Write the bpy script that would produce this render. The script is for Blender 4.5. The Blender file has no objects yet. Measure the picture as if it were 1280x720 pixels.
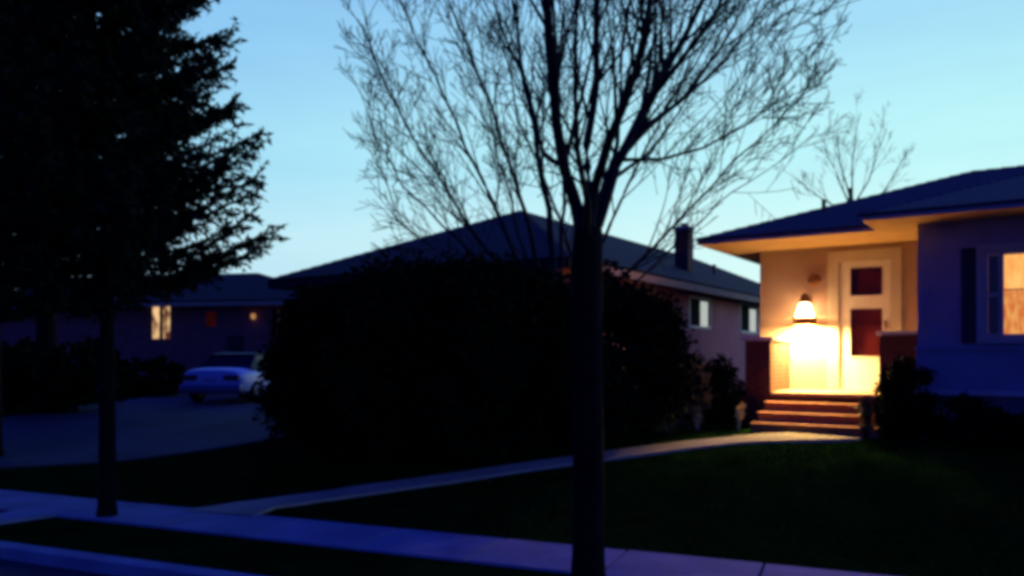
import bpy, bmesh, math, random
from mathutils import Vector, Matrix, noise
random.seed(7)
sc = bpy.context.scene
COL = sc.collection
R = math.radians
ZC = 1.8            # eye height above the pavement
F = 1000.0          # focal length in photo pixels (photo 1280 wide)
HY = 445.0          # horizon row

# ------------------------------------------------------------------ materials
def mat(name, col, rough=.8, spec=.3, metal=0, bump=0, bscale=20, var=.15, vscale=3, emit=None, estr=0):
    m = bpy.data.materials.new(name); m.use_nodes = True
    nt = m.node_tree; b = nt.nodes['Principled BSDF']
    b.inputs['Roughness'].default_value = rough
    b.inputs['Specular IOR Level'].default_value = spec
    b.inputs['Metallic'].default_value = metal
    tc = nt.nodes.new('ShaderNodeTexCoord')
    if var:
        n = nt.nodes.new('ShaderNodeTexNoise'); n.inputs['Scale'].default_value = vscale
        n.inputs['Detail'].default_value = 6
        nt.links.new(tc.outputs['Object'], n.inputs['Vector'])
        r = nt.nodes.new('ShaderNodeValToRGB')
        r.color_ramp.elements[0].position = .3; r.color_ramp.elements[1].position = .7
        r.color_ramp.elements[0].color = tuple(c*(1-var) for c in col)+(1,)
        r.color_ramp.elements[1].color = tuple(min(1, c*(1+var)) for c in col)+(1,)
        nt.links.new(n.outputs['Fac'], r.inputs['Fac'])
        nt.links.new(r.outputs['Color'], b.inputs['Base Color'])
    else:
        b.inputs['Base Color'].default_value = tuple(col)+(1,)
    if bump:
        n2 = nt.nodes.new('ShaderNodeTexNoise'); n2.inputs['Scale'].default_value = bscale
        n2.inputs['Detail'].default_value = 4
        nt.links.new(tc.outputs['Object'], n2.inputs['Vector'])
        bp = nt.nodes.new('ShaderNodeBump'); bp.inputs['Strength'].default_value = bump
        bp.inputs['Distance'].default_value = .02
        nt.links.new(n2.outputs['Fac'], bp.inputs['Height'])
        nt.links.new(bp.outputs['Normal'], b.inputs['Normal'])
    if emit:
        b.inputs['Emission Color'].default_value = tuple(emit)+(1,)
        b.inputs['Emission Strength'].default_value = estr
    return m

def brick_mat(name, c1, c2, mortar, scale=1, bw=.2, bh=.067, ms=.008, swap=True, rough=.85):
    m = mat(name, c1, rough, var=0)
    nt = m.node_tree; b = nt.nodes['Principled BSDF']
    tc = nt.nodes.new('ShaderNodeTexCoord')
    sp = nt.nodes.new('ShaderNodeSeparateXYZ'); cb = nt.nodes.new('ShaderNodeCombineXYZ')
    ad = nt.nodes.new('ShaderNodeMath'); ad.operation = 'ADD'
    nt.links.new(tc.outputs['Object'], sp.inputs[0])
    nt.links.new(sp.outputs['X'], ad.inputs[0]); nt.links.new(sp.outputs['Y'], ad.inputs[1])
    nt.links.new(ad.outputs[0], cb.inputs['X']); nt.links.new(sp.outputs['Z'], cb.inputs['Y'])
    br = nt.nodes.new('ShaderNodeTexBrick')
    br.inputs['Scale'].default_value = 1
    br.inputs['Brick Width'].default_value = bw; br.inputs['Row Height'].default_value = bh
    br.inputs['Mortar Size'].default_value = ms
    br.inputs['Color1'].default_value = tuple(c1)+(1,); br.inputs['Color2'].default_value = tuple(c2)+(1,)
    br.inputs['Mortar'].default_value = tuple(mortar)+(1,)
    nt.links.new(cb.outputs[0] if swap else tc.outputs['Object'], br.inputs['Vector'])
    nt.links.new(br.outputs['Color'], b.inputs['Base Color'])
    bp = nt.nodes.new('ShaderNodeBump'); bp.inputs['Strength'].default_value = .5
    bp.inputs['Distance'].default_value = .006; bp.invert = True
    nt.links.new(br.outputs['Fac'], bp.inputs['Height']); nt.links.new(bp.outputs['Normal'], b.inputs['Normal'])
    return m

def glass_mat(name, tint=(.8, .8, .85), gloss=.18, rough=.03):
    m = bpy.data.materials.new(name); m.use_nodes = True; nt = m.node_tree; nt.nodes.clear()
    o = nt.nodes.new('ShaderNodeOutputMaterial'); mx = nt.nodes.new('ShaderNodeMixShader')
    t = nt.nodes.new('ShaderNodeBsdfTransparent'); t.inputs[0].default_value = tuple(tint)+(1,)
    g = nt.nodes.new('ShaderNodeBsdfGlossy'); g.inputs['Roughness'].default_value = rough
    mx.inputs[0].default_value = gloss
    nt.links.new(t.outputs[0], mx.inputs[1]); nt.links.new(g.outputs[0], mx.inputs[2])
    nt.links.new(mx.outputs[0], o.inputs[0])
    return m

def lit_mat(name, c1, c2, strength, scale=6, sx=1, sz=1):
    """glowing curtain: uneven emission, folds"""
    m = bpy.data.materials.new(name); m.use_nodes = True; nt = m.node_tree; nt.nodes.clear()
    o = nt.nodes.new('ShaderNodeOutputMaterial'); e = nt.nodes.new('ShaderNodeEmission')
    tc = nt.nodes.new('ShaderNodeTexCoord'); mp = nt.nodes.new('ShaderNodeMapping')
    mp.inputs['Scale'].default_value = (sx, sx, sz)
    n = nt.nodes.new('ShaderNodeTexNoise'); n.inputs['Scale'].default_value = scale; n.inputs['Detail'].default_value = 5
    r = nt.nodes.new('ShaderNodeValToRGB')
    r.color_ramp.elements[0].position = .38; r.color_ramp.elements[1].position = .62
    r.color_ramp.elements[0].color = tuple(c1)+(1,); r.color_ramp.elements[1].color = tuple(c2)+(1,)
    nt.links.new(tc.outputs['Object'], mp.inputs[0]); nt.links.new(mp.outputs[0], n.inputs['Vector'])
    nt.links.new(n.outputs['Fac'], r.inputs[0]); nt.links.new(r.outputs[0], e.inputs[0])
    e.inputs[1].default_value = strength
    nt.links.new(e.outputs[0], o.inputs[0])
    return m

M = {}
M['grass'] = mat('grass', (.008, .030, .004), 1, 0, bump=.6, bscale=60, var=.5, vscale=2)
M['blade'] = mat('grass_blade', (.035, .11, .008), 1, 0, var=.4, vscale=1.2)
M['concrete'] = mat('concrete', (.25, .30, .37), .85, .2, bump=.3, bscale=40, var=.22, vscale=1.6)
M['pathcon'] = mat('path_concrete', (.44, .40, .27), .85, .2, bump=.3, bscale=40, var=.2, vscale=1.6)
M['asphalt'] = mat('asphalt', (.05, .05, .052), .85, .3, bump=.5, bscale=90, var=.25, vscale=2)
M['drive'] = mat('driveway', (.075, .075, .08), .85, .2, bump=.4, bscale=50, var=.35, vscale=.6)
M['stucco'] = mat('stucco', (.40, .275, .225), .9, .1, bump=.5, bscale=70, var=.08, vscale=1.5)
M['stuccoN'] = mat('stucco_neighbour', (.68, .27, .30), .9, .1, bump=.5, bscale=70, var=.1, vscale=1.5)
M['siding'] = mat('siding', (.34, .32, .38), .8, .2, bump=.15, bscale=60, var=.1)
M['foundation'] = mat('foundation', (.16, .15, .15), .9, .1, bump=.5, bscale=40, var=.2)
M['white'] = mat('white_paint', (.72, .70, .64), .45, .4, var=.05)
M['trim'] = mat('cream_trim', (.52, .47, .38), .55, .3, var=.06)
M['shutter'] = mat('shutter', (.03, .03, .04), .6, .3, var=.1)
M['fascia'] = mat('fascia', (.42, .36, .30), .6, .3, var=.08)
M['soffit'] = mat('soffit', (.50, .36, .20), .8, .2, var=.08)
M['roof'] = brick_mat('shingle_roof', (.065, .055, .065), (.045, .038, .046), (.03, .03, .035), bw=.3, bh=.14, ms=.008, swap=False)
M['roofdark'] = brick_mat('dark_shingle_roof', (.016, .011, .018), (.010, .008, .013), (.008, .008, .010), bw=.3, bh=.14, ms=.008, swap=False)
M['brick'] = brick_mat('brick', (.13, .032, .02), (.09, .024, .016), (.10, .065, .055))
M['shadebrick'] = brick_mat('shaded_brick', (.05, .03, .025), (.035, .022, .02), (.04, .035, .03))  # darkened brick: shade of the unlit front put into the colour
M['fasciaN'] = mat('tan_fascia', (.42, .27, .20), .7, .2, var=.15)
M['eave_shade'] = mat('shaded_eave', (.03, .025, .025), .6, .2)  # eave boards darkened, their shade is in the colour
M['step'] = brick_mat('brick_step', (.48, .17, .07), (.38, .13, .05), (.26, .18, .14), bw=.2, bh=.14)
M['floor'] = mat('porch_floor', (.42, .30, .20), .8, .2, bump=.2, bscale=40, var=.15)
M['cap'] = mat('stone_cap', (.62, .56, .50), .8, .2, bump=.2, bscale=40, var=.12)
M['reddoor'] = mat('red_door', (.13, .022, .012), .6, .15, var=.08, vscale=6)
M['glass'] = glass_mat('pane_glass', (.8, .7, .7), .012)
M['wglass'] = glass_mat('window_glass', (.8, .8, .82), .05)
M['skyglass'] = glass_mat('reflecting_glass', (.8, .8, .82), .42)
M['brown'] = mat('bronze', (.22, .10, .04), .5, .4, metal=.3, var=.2)
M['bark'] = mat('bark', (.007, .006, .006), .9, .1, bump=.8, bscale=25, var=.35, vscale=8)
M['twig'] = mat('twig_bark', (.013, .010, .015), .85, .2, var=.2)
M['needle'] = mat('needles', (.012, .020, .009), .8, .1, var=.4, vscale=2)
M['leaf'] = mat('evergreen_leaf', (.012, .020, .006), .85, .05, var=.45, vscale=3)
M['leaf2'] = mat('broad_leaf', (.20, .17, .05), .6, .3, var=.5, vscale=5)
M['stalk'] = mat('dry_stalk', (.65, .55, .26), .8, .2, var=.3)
M['wallfar'] = mat('far_wall', (.30, .12, .14), .9, .1, var=.15)
M['dark'] = mat('dark_interior', (.01, .01, .014), .9, .1, var=0)
M['curtain'] = mat('pale_curtain', (.8, .76, .74), .9, .1, var=.12, vscale=8)
M['chim'] = brick_mat('chimney_brick', (.22, .08, .05), (.16, .06, .04), (.16, .11, .09))
M['car'] = mat('car_paint', (.88, .90, .92), .35, .5, metal=.0, var=.03)
M['carglass'] = mat('car_glass', (.01, .012, .02), .35, .15, var=0)
M['rubber'] = mat('rubber', (.015, .015, .016), .85, .2, var=.1)
M['rim'] = mat('wheel_rim', (.10, .10, .11), .45, .5, metal=.5, var=.05)
M['tail'] = mat('tail_lens', (.06, .05, .02), .3, .5, var=.1)
M['chrome'] = mat('bumper', (.25, .27, .33), .35, .5, var=.05)
M['shade'] = lit_mat('lamp_glass_lit', (1.0, .55, .22), (1.0, .62, .28), 24, 3)
M['bulb'] = lit_mat('bulb_lit', (1.0, .72, .35), (1.0, .75, .4), 30, 3)
M['drape'] = lit_mat('lit_drape', (1.0, .30, .045), (1.0, .52, .13), 1.9, 5, 2.0, .6)
M['drape2'] = lit_mat('lit_lower_curtain', (.75, .17, .02), (1.0, .45, .10), 1.5, 7, 3.0, 1.0)
M['farlit'] = lit_mat('far_lit_window', (.10, .03, .02), (1.0, .62, .30), .95, 2.6, 1, .7)
M['farlamp'] = lit_mat('far_lamp_lit', (.9, .4, .15), (1, .5, .2), .45, 3)
M['dimred'] = lit_mat('dim_red_window', (.06, .005, .008), (.10, .01, .012), .22, 3)

# ------------------------------------------------------------------ object helpers
def tag(o, label=None, cat=None, group=None, kind=None):
    if label: o['label'] = label
    if cat: o['category'] = cat
    if group: o['group'] = group
    if kind: o['kind'] = kind
    return o
def empty(name, loc=(0, 0, 0), rz=0, label=None, cat=None, group=None):
    o = bpy.data.objects.new(name, None); COL.objects.link(o)
    o.location = loc; o.rotation_euler = (0, 0, rz); o.empty_display_size = .2
    return tag(o, label, cat, group)
class MB:
    def __init__(s): s.v = []; s.f = []
    def box(s, x0, x1, y0, y1, z0, z1):
        n = len(s.v)
        s.v += [(x0,y0,z0),(x1,y0,z0),(x1,y1,z0),(x0,y1,z0),(x0,y0,z1),(x1,y0,z1),(x1,y1,z1),(x0,y1,z1)]
        s.f += [tuple(n+i for i in q) for q in ((0,3,2,1),(4,5,6,7),(0,1,5,4),(1,2,6,5),(2,3,7,6),(3,0,4,7))]
        return s
    def poly(s, pts):
        n = len(s.v); s.v += [tuple(p) for p in pts]; s.f.append(tuple(range(n, n+len(pts)))); return s
    def prism(s, pts, z0, z1):
        n = len(s.v); k = len(pts)
        s.v += [(p[0], p[1], z0) for p in pts]+[(p[0], p[1], z1) for p in pts]
        s.f.append(tuple(n+k-1-i for i in range(k))); s.f.append(tuple(n+k+i for i in range(k)))
        for i in range(k):
            j = (i+1) % k; s.f.append((n+i, n+j, n+k+j, n+k+i))
        return s
    def tube(s, pts, rad, sides=6, cap=True):
        pts = [Vector(p) for p in pts]; n0 = len(s.v)
        for i, p in enumerate(pts):
            d = (pts[min(i+1, len(pts)-1)]-pts[max(i-1, 0)])
            if d.length < 1e-6: d = Vector((0, 0, 1))
            d.normalize()
            a = d.cross(Vector((0, 0, 1)) if abs(d.z) < .9 else Vector((0, 1, 0))).normalized(); b = d.cross(a)
            for k in range(sides):
                t = 2*math.pi*k/sides
                s.v.append(tuple(p+(a*math.cos(t)+b*math.sin(t))*rad[i]))
        for i in range(len(pts)-1):
            for k in range(sides):
                k2 = (k+1) % sides; q = n0+i*sides
                s.f.append((q+k, q+k2, q+sides+k2, q+sides+k))
        if cap:
            s.f.append(tuple(n0+k for k in range(sides)))
            s.f.append(tuple(n0+(len(pts)-1)*sides+k for k in reversed(range(sides))))
        return s
    def lathe(s, prof, c=(0, 0, 0), sides=20):
        n0 = len(s.v)
        for r, z in prof:
            for k in range(sides):
                t = 2*math.pi*k/sides; s.v.append((c[0]+r*math.cos(t), c[1]+r*math.sin(t), c[2]+z))
        for i in range(len(prof)-1):
            for k in range(sides):
                k2 = (k+1) % sides; q = n0+i*sides
                s.f.append((q+k, q+k2, q+sides+k2, q+sides+k))
        return s
    def build(s, name, m, parent=None, bevel=0, smooth=False, recalc=True):
        me = bpy.data.meshes.new(name); me.from_pydata(s.v, [], s.f)
        if recalc:
            bm = bmesh.new(); bm.from_mesh(me); bmesh.ops.recalc_face_normals(bm, faces=bm.faces); bm.to_mesh(me); bm.free()
        me.materials.append(m)
        if smooth:
            for p in me.polygons: p.use_smooth = True
        o = bpy.data.objects.new(name, me); COL.objects.link(o)
        if parent: o.parent = parent
        if bevel:
            bv = o.modifiers.new('bevel', 'BEVEL'); bv.width = bevel; bv.segments = 2; bv.limit_method = 'ANGLE'
        return o

# ------------------------------------------------------------------ terrain
US = Vector((.922, -.388)); MS = Vector((.388, .922))      # along / across the street
def pix(px, py, z=0):
    """photo pixel -> plan point at height z"""
    Y = F*(ZC-z)/(py-HY); return Vector(((px-640)/F*Y, Y))
S0 = pix(500, 663)          # back edge of pavement
SW = .89                    # pavement width
CB = (pix(140, 696)-S0).dot(MS)      # kerb top line
def st(p): d = Vector((p[0], p[1]))-S0; return d.dot(US), d.dot(MS)
def from_st(a, b): p = S0+US*a+MS*b; return p
def sm(t): t = max(0, min(1, t)); return t*t*(3-2*t)
def tz(X, Y):
    a, b = st((X, Y))
    if b < .12: return 0.0
    w = sm((X+4.5)/5.0)
    h = .56*(1-w)+.68*w
    r = sm((b-.12)/(4.6 if w > .5 else 4.6+3*(1-2*w)))
    return h*r
def gp(px, py):
    """photo pixel -> point on the terrain"""
    z = 0.0
    for _ in range(60):
        p = pix(px, py, z); z2 = tz(p.x, p.y); z = z*.6+z2*.4
    p = pix(px, py, z); return Vector((p.x, p.y, tz(p.x, p.y)))

# ground sheet in street coordinates, kerb step built in
def rows():
    r = [-400, -200, -100, -50, -20, -10, CB-.16]
    b = CB; r.append(b)
    while b < 16: b += .22; r.append(b)
    while b < 400: b *= 1.35; r.append(b)
    return r
def cols():
    pos = []; a = 0
    while a < 14: pos.append(a); a += .3
    while a < 500: pos.append(a); a *= 1.4
    return [-x for x in pos[:0:-1]]+pos
g = MB(); rr = rows(); cc = cols()
for b in rr:
    for a in cc:
        p = from_st(a, b)
        z = -.19 if b < CB-.1 else tz(p.x, p.y)
        if b > .5: z += .02*noise.noise(Vector((p.x*.9, p.y*.9, 0)))*min(1, (b-.5))
        g.v.append((p.x, p.y, z))
nc = len(cc)
for i in range(len(rr)-1):
    for j in range(nc-1):
        g.f.append((i*nc+j, i*nc+j+1, (i+1)*nc+j+1, (i+1)*nc+j))
tag(g.build('ground', M['grass'], smooth=False), kind='structure')

# road
def strip(a0, a1, b0, b1, z0, z1, name, m, bevel=0, cut=None):
    s = MB(); pts = [from_st(a0, b0), from_st(a1, b0), from_st(a1, b1), from_st(a0, b1)]
    s.prism([(p.x, p.y) for p in pts], z0, z1)
    o = s.build(name, m, bevel=bevel); tag(o, kind='structure'); return o
strip(-200, 200, -14, CB-.17, -.18, -.10, 'road', M['asphalt'])
# kerb in cast lengths
kb = MB(); a = -30
while a < 30:
    q = [from_st(a+.004, CB-.17), from_st(a+2.996, CB-.17), from_st(a+2.996, CB+.01), from_st(a+.004, CB+.01)]
    kb.prism([(p.x, p.y) for p in q], -.17, .012); a += 3
tag(kb.build('kerb', M['concrete'], bevel=.012), kind='structure')
# pavement slabs
pv = MB(); a = -30.0
while a < 30:
    q = [from_st(a+.011, -SW), from_st(a+1.189, -SW), from_st(a+1.189, 0), from_st(a+.011, 0)]
    dz = random.uniform(-.003, .003)
    pv.prism([(p.x, p.y) for p in q], -.05, .025+dz); a += 1.2
tag(pv.build('pavement', M['concrete'], bevel=.008), kind='structure')

def ribbon(name, m, left, right, lift=.03, n=60, kind='structure'):
    """surface between two ground polylines, following the terrain"""
    def samp(pl, t):
        L = [0]
        for i in range(len(pl)-1): L.append(L[-1]+(pl[i+1]-pl[i]).length)
        d = t*L[-1]
        for i in range(len(pl)-1):
            if d <= L[i+1]+1e-9:
                return pl[i].lerp(pl[i+1], (d-L[i])/max(1e-9, L[i+1]-L[i]))
        return pl[-1]
    s = MB(); w = 8
    for i in range(n+1):
        a, b = samp(left, i/n), samp(right, i/n)
        for k in range(w+1):
            p = a.lerp(b, k/w); s.v.append((p[0], p[1], tz(p[0], p[1])+lift))
    for i in range(n):
        for k in range(w):
            q = i*(w+1)+k; s.f.append((q, q+1, q+w+2, q+w+1))
    base = len(s.v)
    for i in range(n+1):
        for k in (0, w):
            x, y, z = s.v[i*(w+1)+k]; s.v.append((x, y, z-lift-.06))
    for i in range(n):
        s.f.append((i*(w+1), (i+1)*(w+1), base+2*i+2, base+2*i))
        s.f.append((i*(w+1)+w, (i+1)*(w+1)+w, base+2*i+3, base+2*i+1))
    o = s.build(name, m); tag(o, kind=kind); return o
G = lambda *ps: [gp(*p) for p in ps]
path_back = G((228, 641), (300, 630.5), (360, 622.5), (420, 614.5), (480, 606), (540, 597.5), (600, 589), (660, 580.5), (715, 573), (800, 561), (900, 550), (985, 543.5))
path_front = G((315, 648), (345, 636), (400, 628), (460, 619.5), (520, 611), (580, 602), (640, 593), (680, 587), (715, 582), (810, 570), (930, 555.5), (1078, 551))
ribbon('front_path', M['pathcon'], path_back, path_front, .035)
ribbon('driveway', M['drive'], G((-420, 556), (-150, 538), (40, 519), (130, 506), (280, 480)), G((-320, 592), (0, 586), (150, 578), (270, 562), (380, 542), (430, 500)), .03)
ribbon('kerb_path', M['concrete'], [pix(-160, 664).to_3d(), pix(-20, 648).to_3d(), pix(66, 632).to_3d()], [pix(-160, 680).to_3d(), pix(0, 656).to_3d(), pix(110, 640).to_3d()], .028)

# ------------------------------------------------------------------ solver for house frames
TH = math.atan2(-.555, .832)
U = Vector((.832, -.555)); V = Vector((.555, .832))
def onplane_y(O, px, y):      # local x of pixel column on plane local y = const
    k = (px-640)/F; X0 = O[0]+V.x*y; Y0 = O[1]+V.y*y
    return (k*Y0-X0)/(U.x-k*U.y)
def onplane_x(O, px, x):      # local y of pixel column on plane local x = const
    k = (px-640)/F; X0 = O[0]+U.x*x; Y0 = O[1]+U.y*x
    return (k*Y0-X0)/(V.x-k*V.y)
def depth(O, x, y): return O[1]+U.y*x+V.y*y
def zat(py, Y): return ZC+(HY-py)/F*Y

# ================================================================== RIGHT HOUSE
O1 = (5.66, 12.8)
H = empty('house', (O1[0], O1[1], 0), TH, 'low house with lit porch and dark hip roof at the right', 'house')
SOF = ZC+1.79; EAVE = SOF+.045; FL = ZC-.56; GR = .5
XL, XW, YW = -1.685, .955, -1.77
XR, YB = 9.5, 5.1
MAIN = [(XL, 0), (XW, 0), (XW, YB), (XL, YB)]
def sx(px, y=0): return onplane_y(O1, px, y)
def sz(py, x, y): return zat(py, depth(O1, x, y))
# recessed entry wall with a real door opening
dx0, dx1 = sx(1049), sx(1113.5); dtop = FL+2.09
w = MB()
w.box(XL, dx0, -.0, .2, GR-.3, SOF-.005); w.box(dx1, XW+.002, 0, .2, GR-.3, SOF-.005); w.box(dx0, dx1, 0, .2, dtop, SOF-.005)
w.box(XL, XL+.2, .2, YB, GR-.3, SOF-.005)
w.build('entry_wall', M['stucco'], H)
# wing wall with window opening
wx0 = sx(1229, YW); wx1 = wx0+2.6
wzt = sz(314, wx0, YW); wzb = sz(423, wx0, YW)
zl = sz(433, 1.3, YW); zf = sz(489, 1.3, YW)
w = MB()
w.box(XW, wx0, YW, YW+.2, zl, SOF-.005); w.box(wx1, XR, YW, YW+.2, zl, SOF-.005)
w.box(wx0, wx1, YW, YW+.2, wzt, SOF-.005); w.box(wx0, wx1, YW, YW+.2, zl, wzb)
w.box(XW, XW+.2, YW+.2, .1, GR-.3, SOF-.005); w.box(XR-.2, XR, YW+.2, YB, GR-.3, SOF-.005)
w.box(XL+.2, XR-.2, YB-.2, YB, GR-.3, SOF-.005)
w.build('wing_wall', M['siding'], H)
MB().box(XW-.012, XR, YW-.025, YW+.2, zf+.02, zl-.002).build('lower_wall', M['siding'], H)
MB().box(XW-.03, XR, YW-.07, YW+.2, zf-.05, zf+.018).build('ledge', M['cap'], H, bevel=.008)
MB().box(XW-.002, XR, YW-.015, YW+.2, .1, zf-.052).build('foundation', M['foundation'], H)
MB().box(XW-.03, XR, YW-.05, YW-.027, zl-.05, zl-.004).build('belt_board', M['siding'], H)
# roof
p = .365; ax, ay = -2.26, -1.45; L = 3.59; RZ = EAVE+p*L
wxe, wye = .375, -2.45; bx, by = XR+.5, ay+2*L
A=(ax,ay,EAVE); Vv=(wxe,ay,EAVE); W0=(wxe,wye,EAVE); W1=(bx,wye,EAVE); B1=(bx,by,EAVE); B0=(ax,by,EAVE)
RL=(ax+L,ay+L,RZ); RR=(bx-L,ay+L,RZ); RW=(3.0,ay+L,RZ)
r = MB()
r.poly([A,Vv,RW,RL]).poly([Vv,W0,RW]).poly([W0,W1,RR,RW]).poly([W1,B1,RR]).poly([B1,B0,RL,RR]).poly([B0,A,RL])
rf = r.build('roof', M['roof'], H, recalc=False)
so = rf.modifiers.new('thick', 'SOLIDIFY'); so.thickness = .045; so.offset = 1
# hip and ridge shingle caps
def ridge(parent, pts, w=.11):
    s = MB()
    for a, b in pts:
        a, b = Vector(a), Vector(b); n = int((b-a).length/.25)
        for i in range(n):
            c = a.lerp(b, i/n)+Vector((0, 0, .05)); d = a.lerp(b, (i+1.15)/n)+Vector((0, 0, .042))
            s.tube([c, d], [w, w*.9], 6)
    o = s.build('ridge_cap', M['roof'], parent); o.scale = (1, 1, 1); return o
def flatcap(parent, pts, w=.12):
    s = MB()
    for a, b in pts:
        a, b = Vector(a), Vector(b); n = int((b-a).length/.22); d = (b-a).normalized()
        side = d.cross(Vector((0, 0, 1))).normalized()*w
        for i in range(n):
            c = a.lerp(b, i/n)+Vector((0, 0, .065)); e = a.lerp(b, (i+1.1)/n)+Vector((0, 0, .052))
            k = len(s.v); dn = Vector((0, 0, -.05))
            for q in (c-side+dn, c, c+side+dn, e+side+dn, e, e-side+dn): s.v.append(tuple(q))
            s.f += [(k, k+1, k+4, k+5), (k+1, k+2, k+3, k+4), (k, k+2, k+1), (k+3, k+5, k+4)]
    s.build('ridge_cap', M['roof'], parent, recalc=False)
flatcap(H, [(A, RL), (RL, RR), (W0, RW)])
s = MB()
s.prism([(ax+.03, ay+.03), (wxe+.03, ay+.03), (wxe+.03, wye+.03), (bx-.03, wye+.03), (bx-.03, by-.03), (ax+.03, by-.03)], SOF, SOF+.02)
s.build('soffit', M['soffit'], H)
s = MB(); t = .03; z0, z1 = SOF-.004, EAVE+.008
s.box(ax, wxe, ay, ay+t, z0, z1); s.box(wxe, wxe+t, wye, ay+t, z0, z1); s.box(wxe+t, bx, wye, wye+t, z0, z1)
s.box(ax, ax+t, ay+t, by, z0, z1); s.box(bx-t, bx, wye+t, by, z0, z1)
s.build('fascia', M['fascia'], H)
# plumbing vent on roof
s = MB(); c = Vector(A).lerp(Vector(RL), .36)+Vector((.35, .05, -.03)); s.tube([c, c+Vector((0, 0, .28))], [.035, .035], 8); s.build('vent_pipe', M['brown'], H)
# porch: floor, steps, low walls
PX0, PX1 = -1.177, .38; PD = 1.12
MB().box(XL+.02, PX0, -PD, -.003, GR-.2, FL-.03).box(PX0, XW-.003, -PD, -.003, GR-.2, FL-.06).build('porch_base', M['brick'], H)
MB().box(PX0+.003, PX1-.003 , -PD-.04, -.004, FL-.055, FL).box(PX1-.003, XW-.005, -PD+.45, -.004, FL-.055, FL).build('porch_floor', M['floor'], H, bevel=.012)
st_o = MB().box(PX0-.0, PX1+.1, -PD-2*.3-.33, -PD-.005, .3, FL-.42)
steps = empty('steps', (0, 0, 0)); steps.parent = H
rise = .14
for i in range(1, 4):
    zt = FL-rise*i; y0 = -PD-.3*i-.03*0
    ex = .05*i
    MB().box(PX0-ex*.3, PX1+.12, y0, y0+.3-.004, GR-.2, zt-.04).build('riser', M['step'], H)
    MB().box(PX0-ex*.3-.012, PX1+.132, y0-.03, y0+.3-.004, zt-.038, zt).build('tread', M['step'], H, bevel=.01)
bpy.data.objects.remove(steps)
CZ = ZC+.30
def lowwall(x0, x1, y0, y1, z):
    o = MB().box(x0, x1, y0, y1, GR-.25, z-.06).build('low_brick_wall', M['brick'], H)
    MB().box(x0-.04, x1+.04, y0-.04, y1-.0, z-.058, z).build('wall_cap', M['cap'], o, bevel=.012)
lowwall(-1.58, PX0-.003, -PD-.03, -.006, CZ)
lowwall(PX1+.003, .93, -PD-.03, -PD+.42, CZ+.06)
# door surround, storm door, inner door
tx0, tx1 = sx(1035), sx(1127); tt = sz(312, (tx0+tx1)/2, -.02)
s = MB().box(tx0, dx0-.002, -.03, -.002, FL+.003, tt).box(dx1+.002, tx1, -.03, -.002, FL+.003, tt).box(dx0-.002, dx1+.002, -.03, -.002, dtop+.002, tt)
s.build('door_surround', M['trim'], H, bevel=.006)
D = empty('door', (0, 0, 0)); D.parent = H
ddz = lambda py: sz(py, (dx0+dx1)/2, 0)
gx0, gx1 = sx(1061.5), sx(1104.5)
m0 = ddz(333), ddz(370.5), ddz(384.5), ddz(447)
fr = MB()
z0 = FL+.02
fr.box(dx0+.005, gx0, .005, .045, z0, dtop-.005); fr.box(gx1, dx1-.005, .005, .045, z0, dtop-.005)
fr.box(gx0, gx1, .005, .045, m0[0], dtop-.005); fr.box(gx0, gx1, .005, .045, m0[2], m0[1]); fr.box(gx0, gx1, .008, .042, z0, m0[3])
sd = fr.build('storm_door', M['white'], H, bevel=.005)
for a, b in ((m0[1], m0[0]), (m0[3], m0[2])):
    MB().box(gx0, gx1, .022, .028, a, b).build('door_pane', M['glass'], sd)
    mm = MB(); e = .018
    mm.box(gx0, gx1, .0, .0045, b-e, b); mm.box(gx0, gx1, .0, .0045, a, a+e); mm.box(gx0, gx0+e, .0, .0045, a+e, b-e); mm.box(gx1-e, gx1, .0, .0045, a+e, b-e)
    mm.build('pane_bead', M['white'], sd)
s = MB().box(gx1+.02, gx1+.05, -.045, .004, FL+.98, FL+1.12); s.build('door_handle', M['brown'], sd, bevel=.006)
bpy.data.objects.remove(D)
idr = MB().box(dx0, dx1, .10, .145, FL+.01, dtop).build('inner_door', M['reddoor'], H)
s = MB()
for a, b in ((FL+1.25, FL+1.9), (FL+.25, FL+1.1)):
    s.box(dx0+.12, dx1-.12, .088, .099, a, b)
s.build('door_panel', M['reddoor'], idr, bevel=.01)
MB().box(dx0-.0, dx1, -.06, .2, FL+.002, FL+.018).build('threshold', M['cap'], H)
MB().box(dx0, dx1, .15, .2, FL, dtop).build('door_backing', M['dark'], H)
# doorbell chime box above lamp
bxc = sx(1018, -.03); bz = sz(350, bxc, -.03)
s = MB().lathe([(0, 0), (.085, 0), (.10, .012), (.10, .05), (.082, .075), (.03, .085), (0, .085)], sides=24)
bell = s.build('bell_dome', M['brown'], H, smooth=True); bell.location = (bxc, -.002, bz); bell.rotation_euler = (R(90), 0, 0)
# wall lantern
lx = sx(1006, -.24); ly = -.24
zr0, zr1 = sz(407, lx, ly), sz(397, lx, ly); zs1 = sz(379, lx, ly); zt1 = sz(366, lx, ly)
LN = empty('porch_lantern', (O1[0]+U.x*lx+V.x*ly, O1[1]+U.y*lx+V.y*ly, 0), TH, 'glowing porch lantern with brown rim on the wall beside the door', 'lamp')
rr_ = .19
s = MB().lathe([(rr_-.004, zr0), (rr_, zr0), (rr_, zr1), (rr_-.06, zr1+.002), (rr_-.06, zr1-.004), (rr_-.012, zr1-.006), (rr_-.012, zr0)], sides=28)
s.build('lantern_rim', M['brown'], LN)
sh = MB().lathe([(rr_-.05, zr1+.004), (rr_-.055, zr1+.05), (rr_-.10, zs1-.03), (.065, zs1)], sides=28)
sh.build('glass_shade', M['shade'], LN, smooth=True)
s = MB().lathe([(.095, zs1), (.09, zs1+.03), (.05, zt1-.04), (.02, zt1-.01), (0, zt1)], sides=24)
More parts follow.
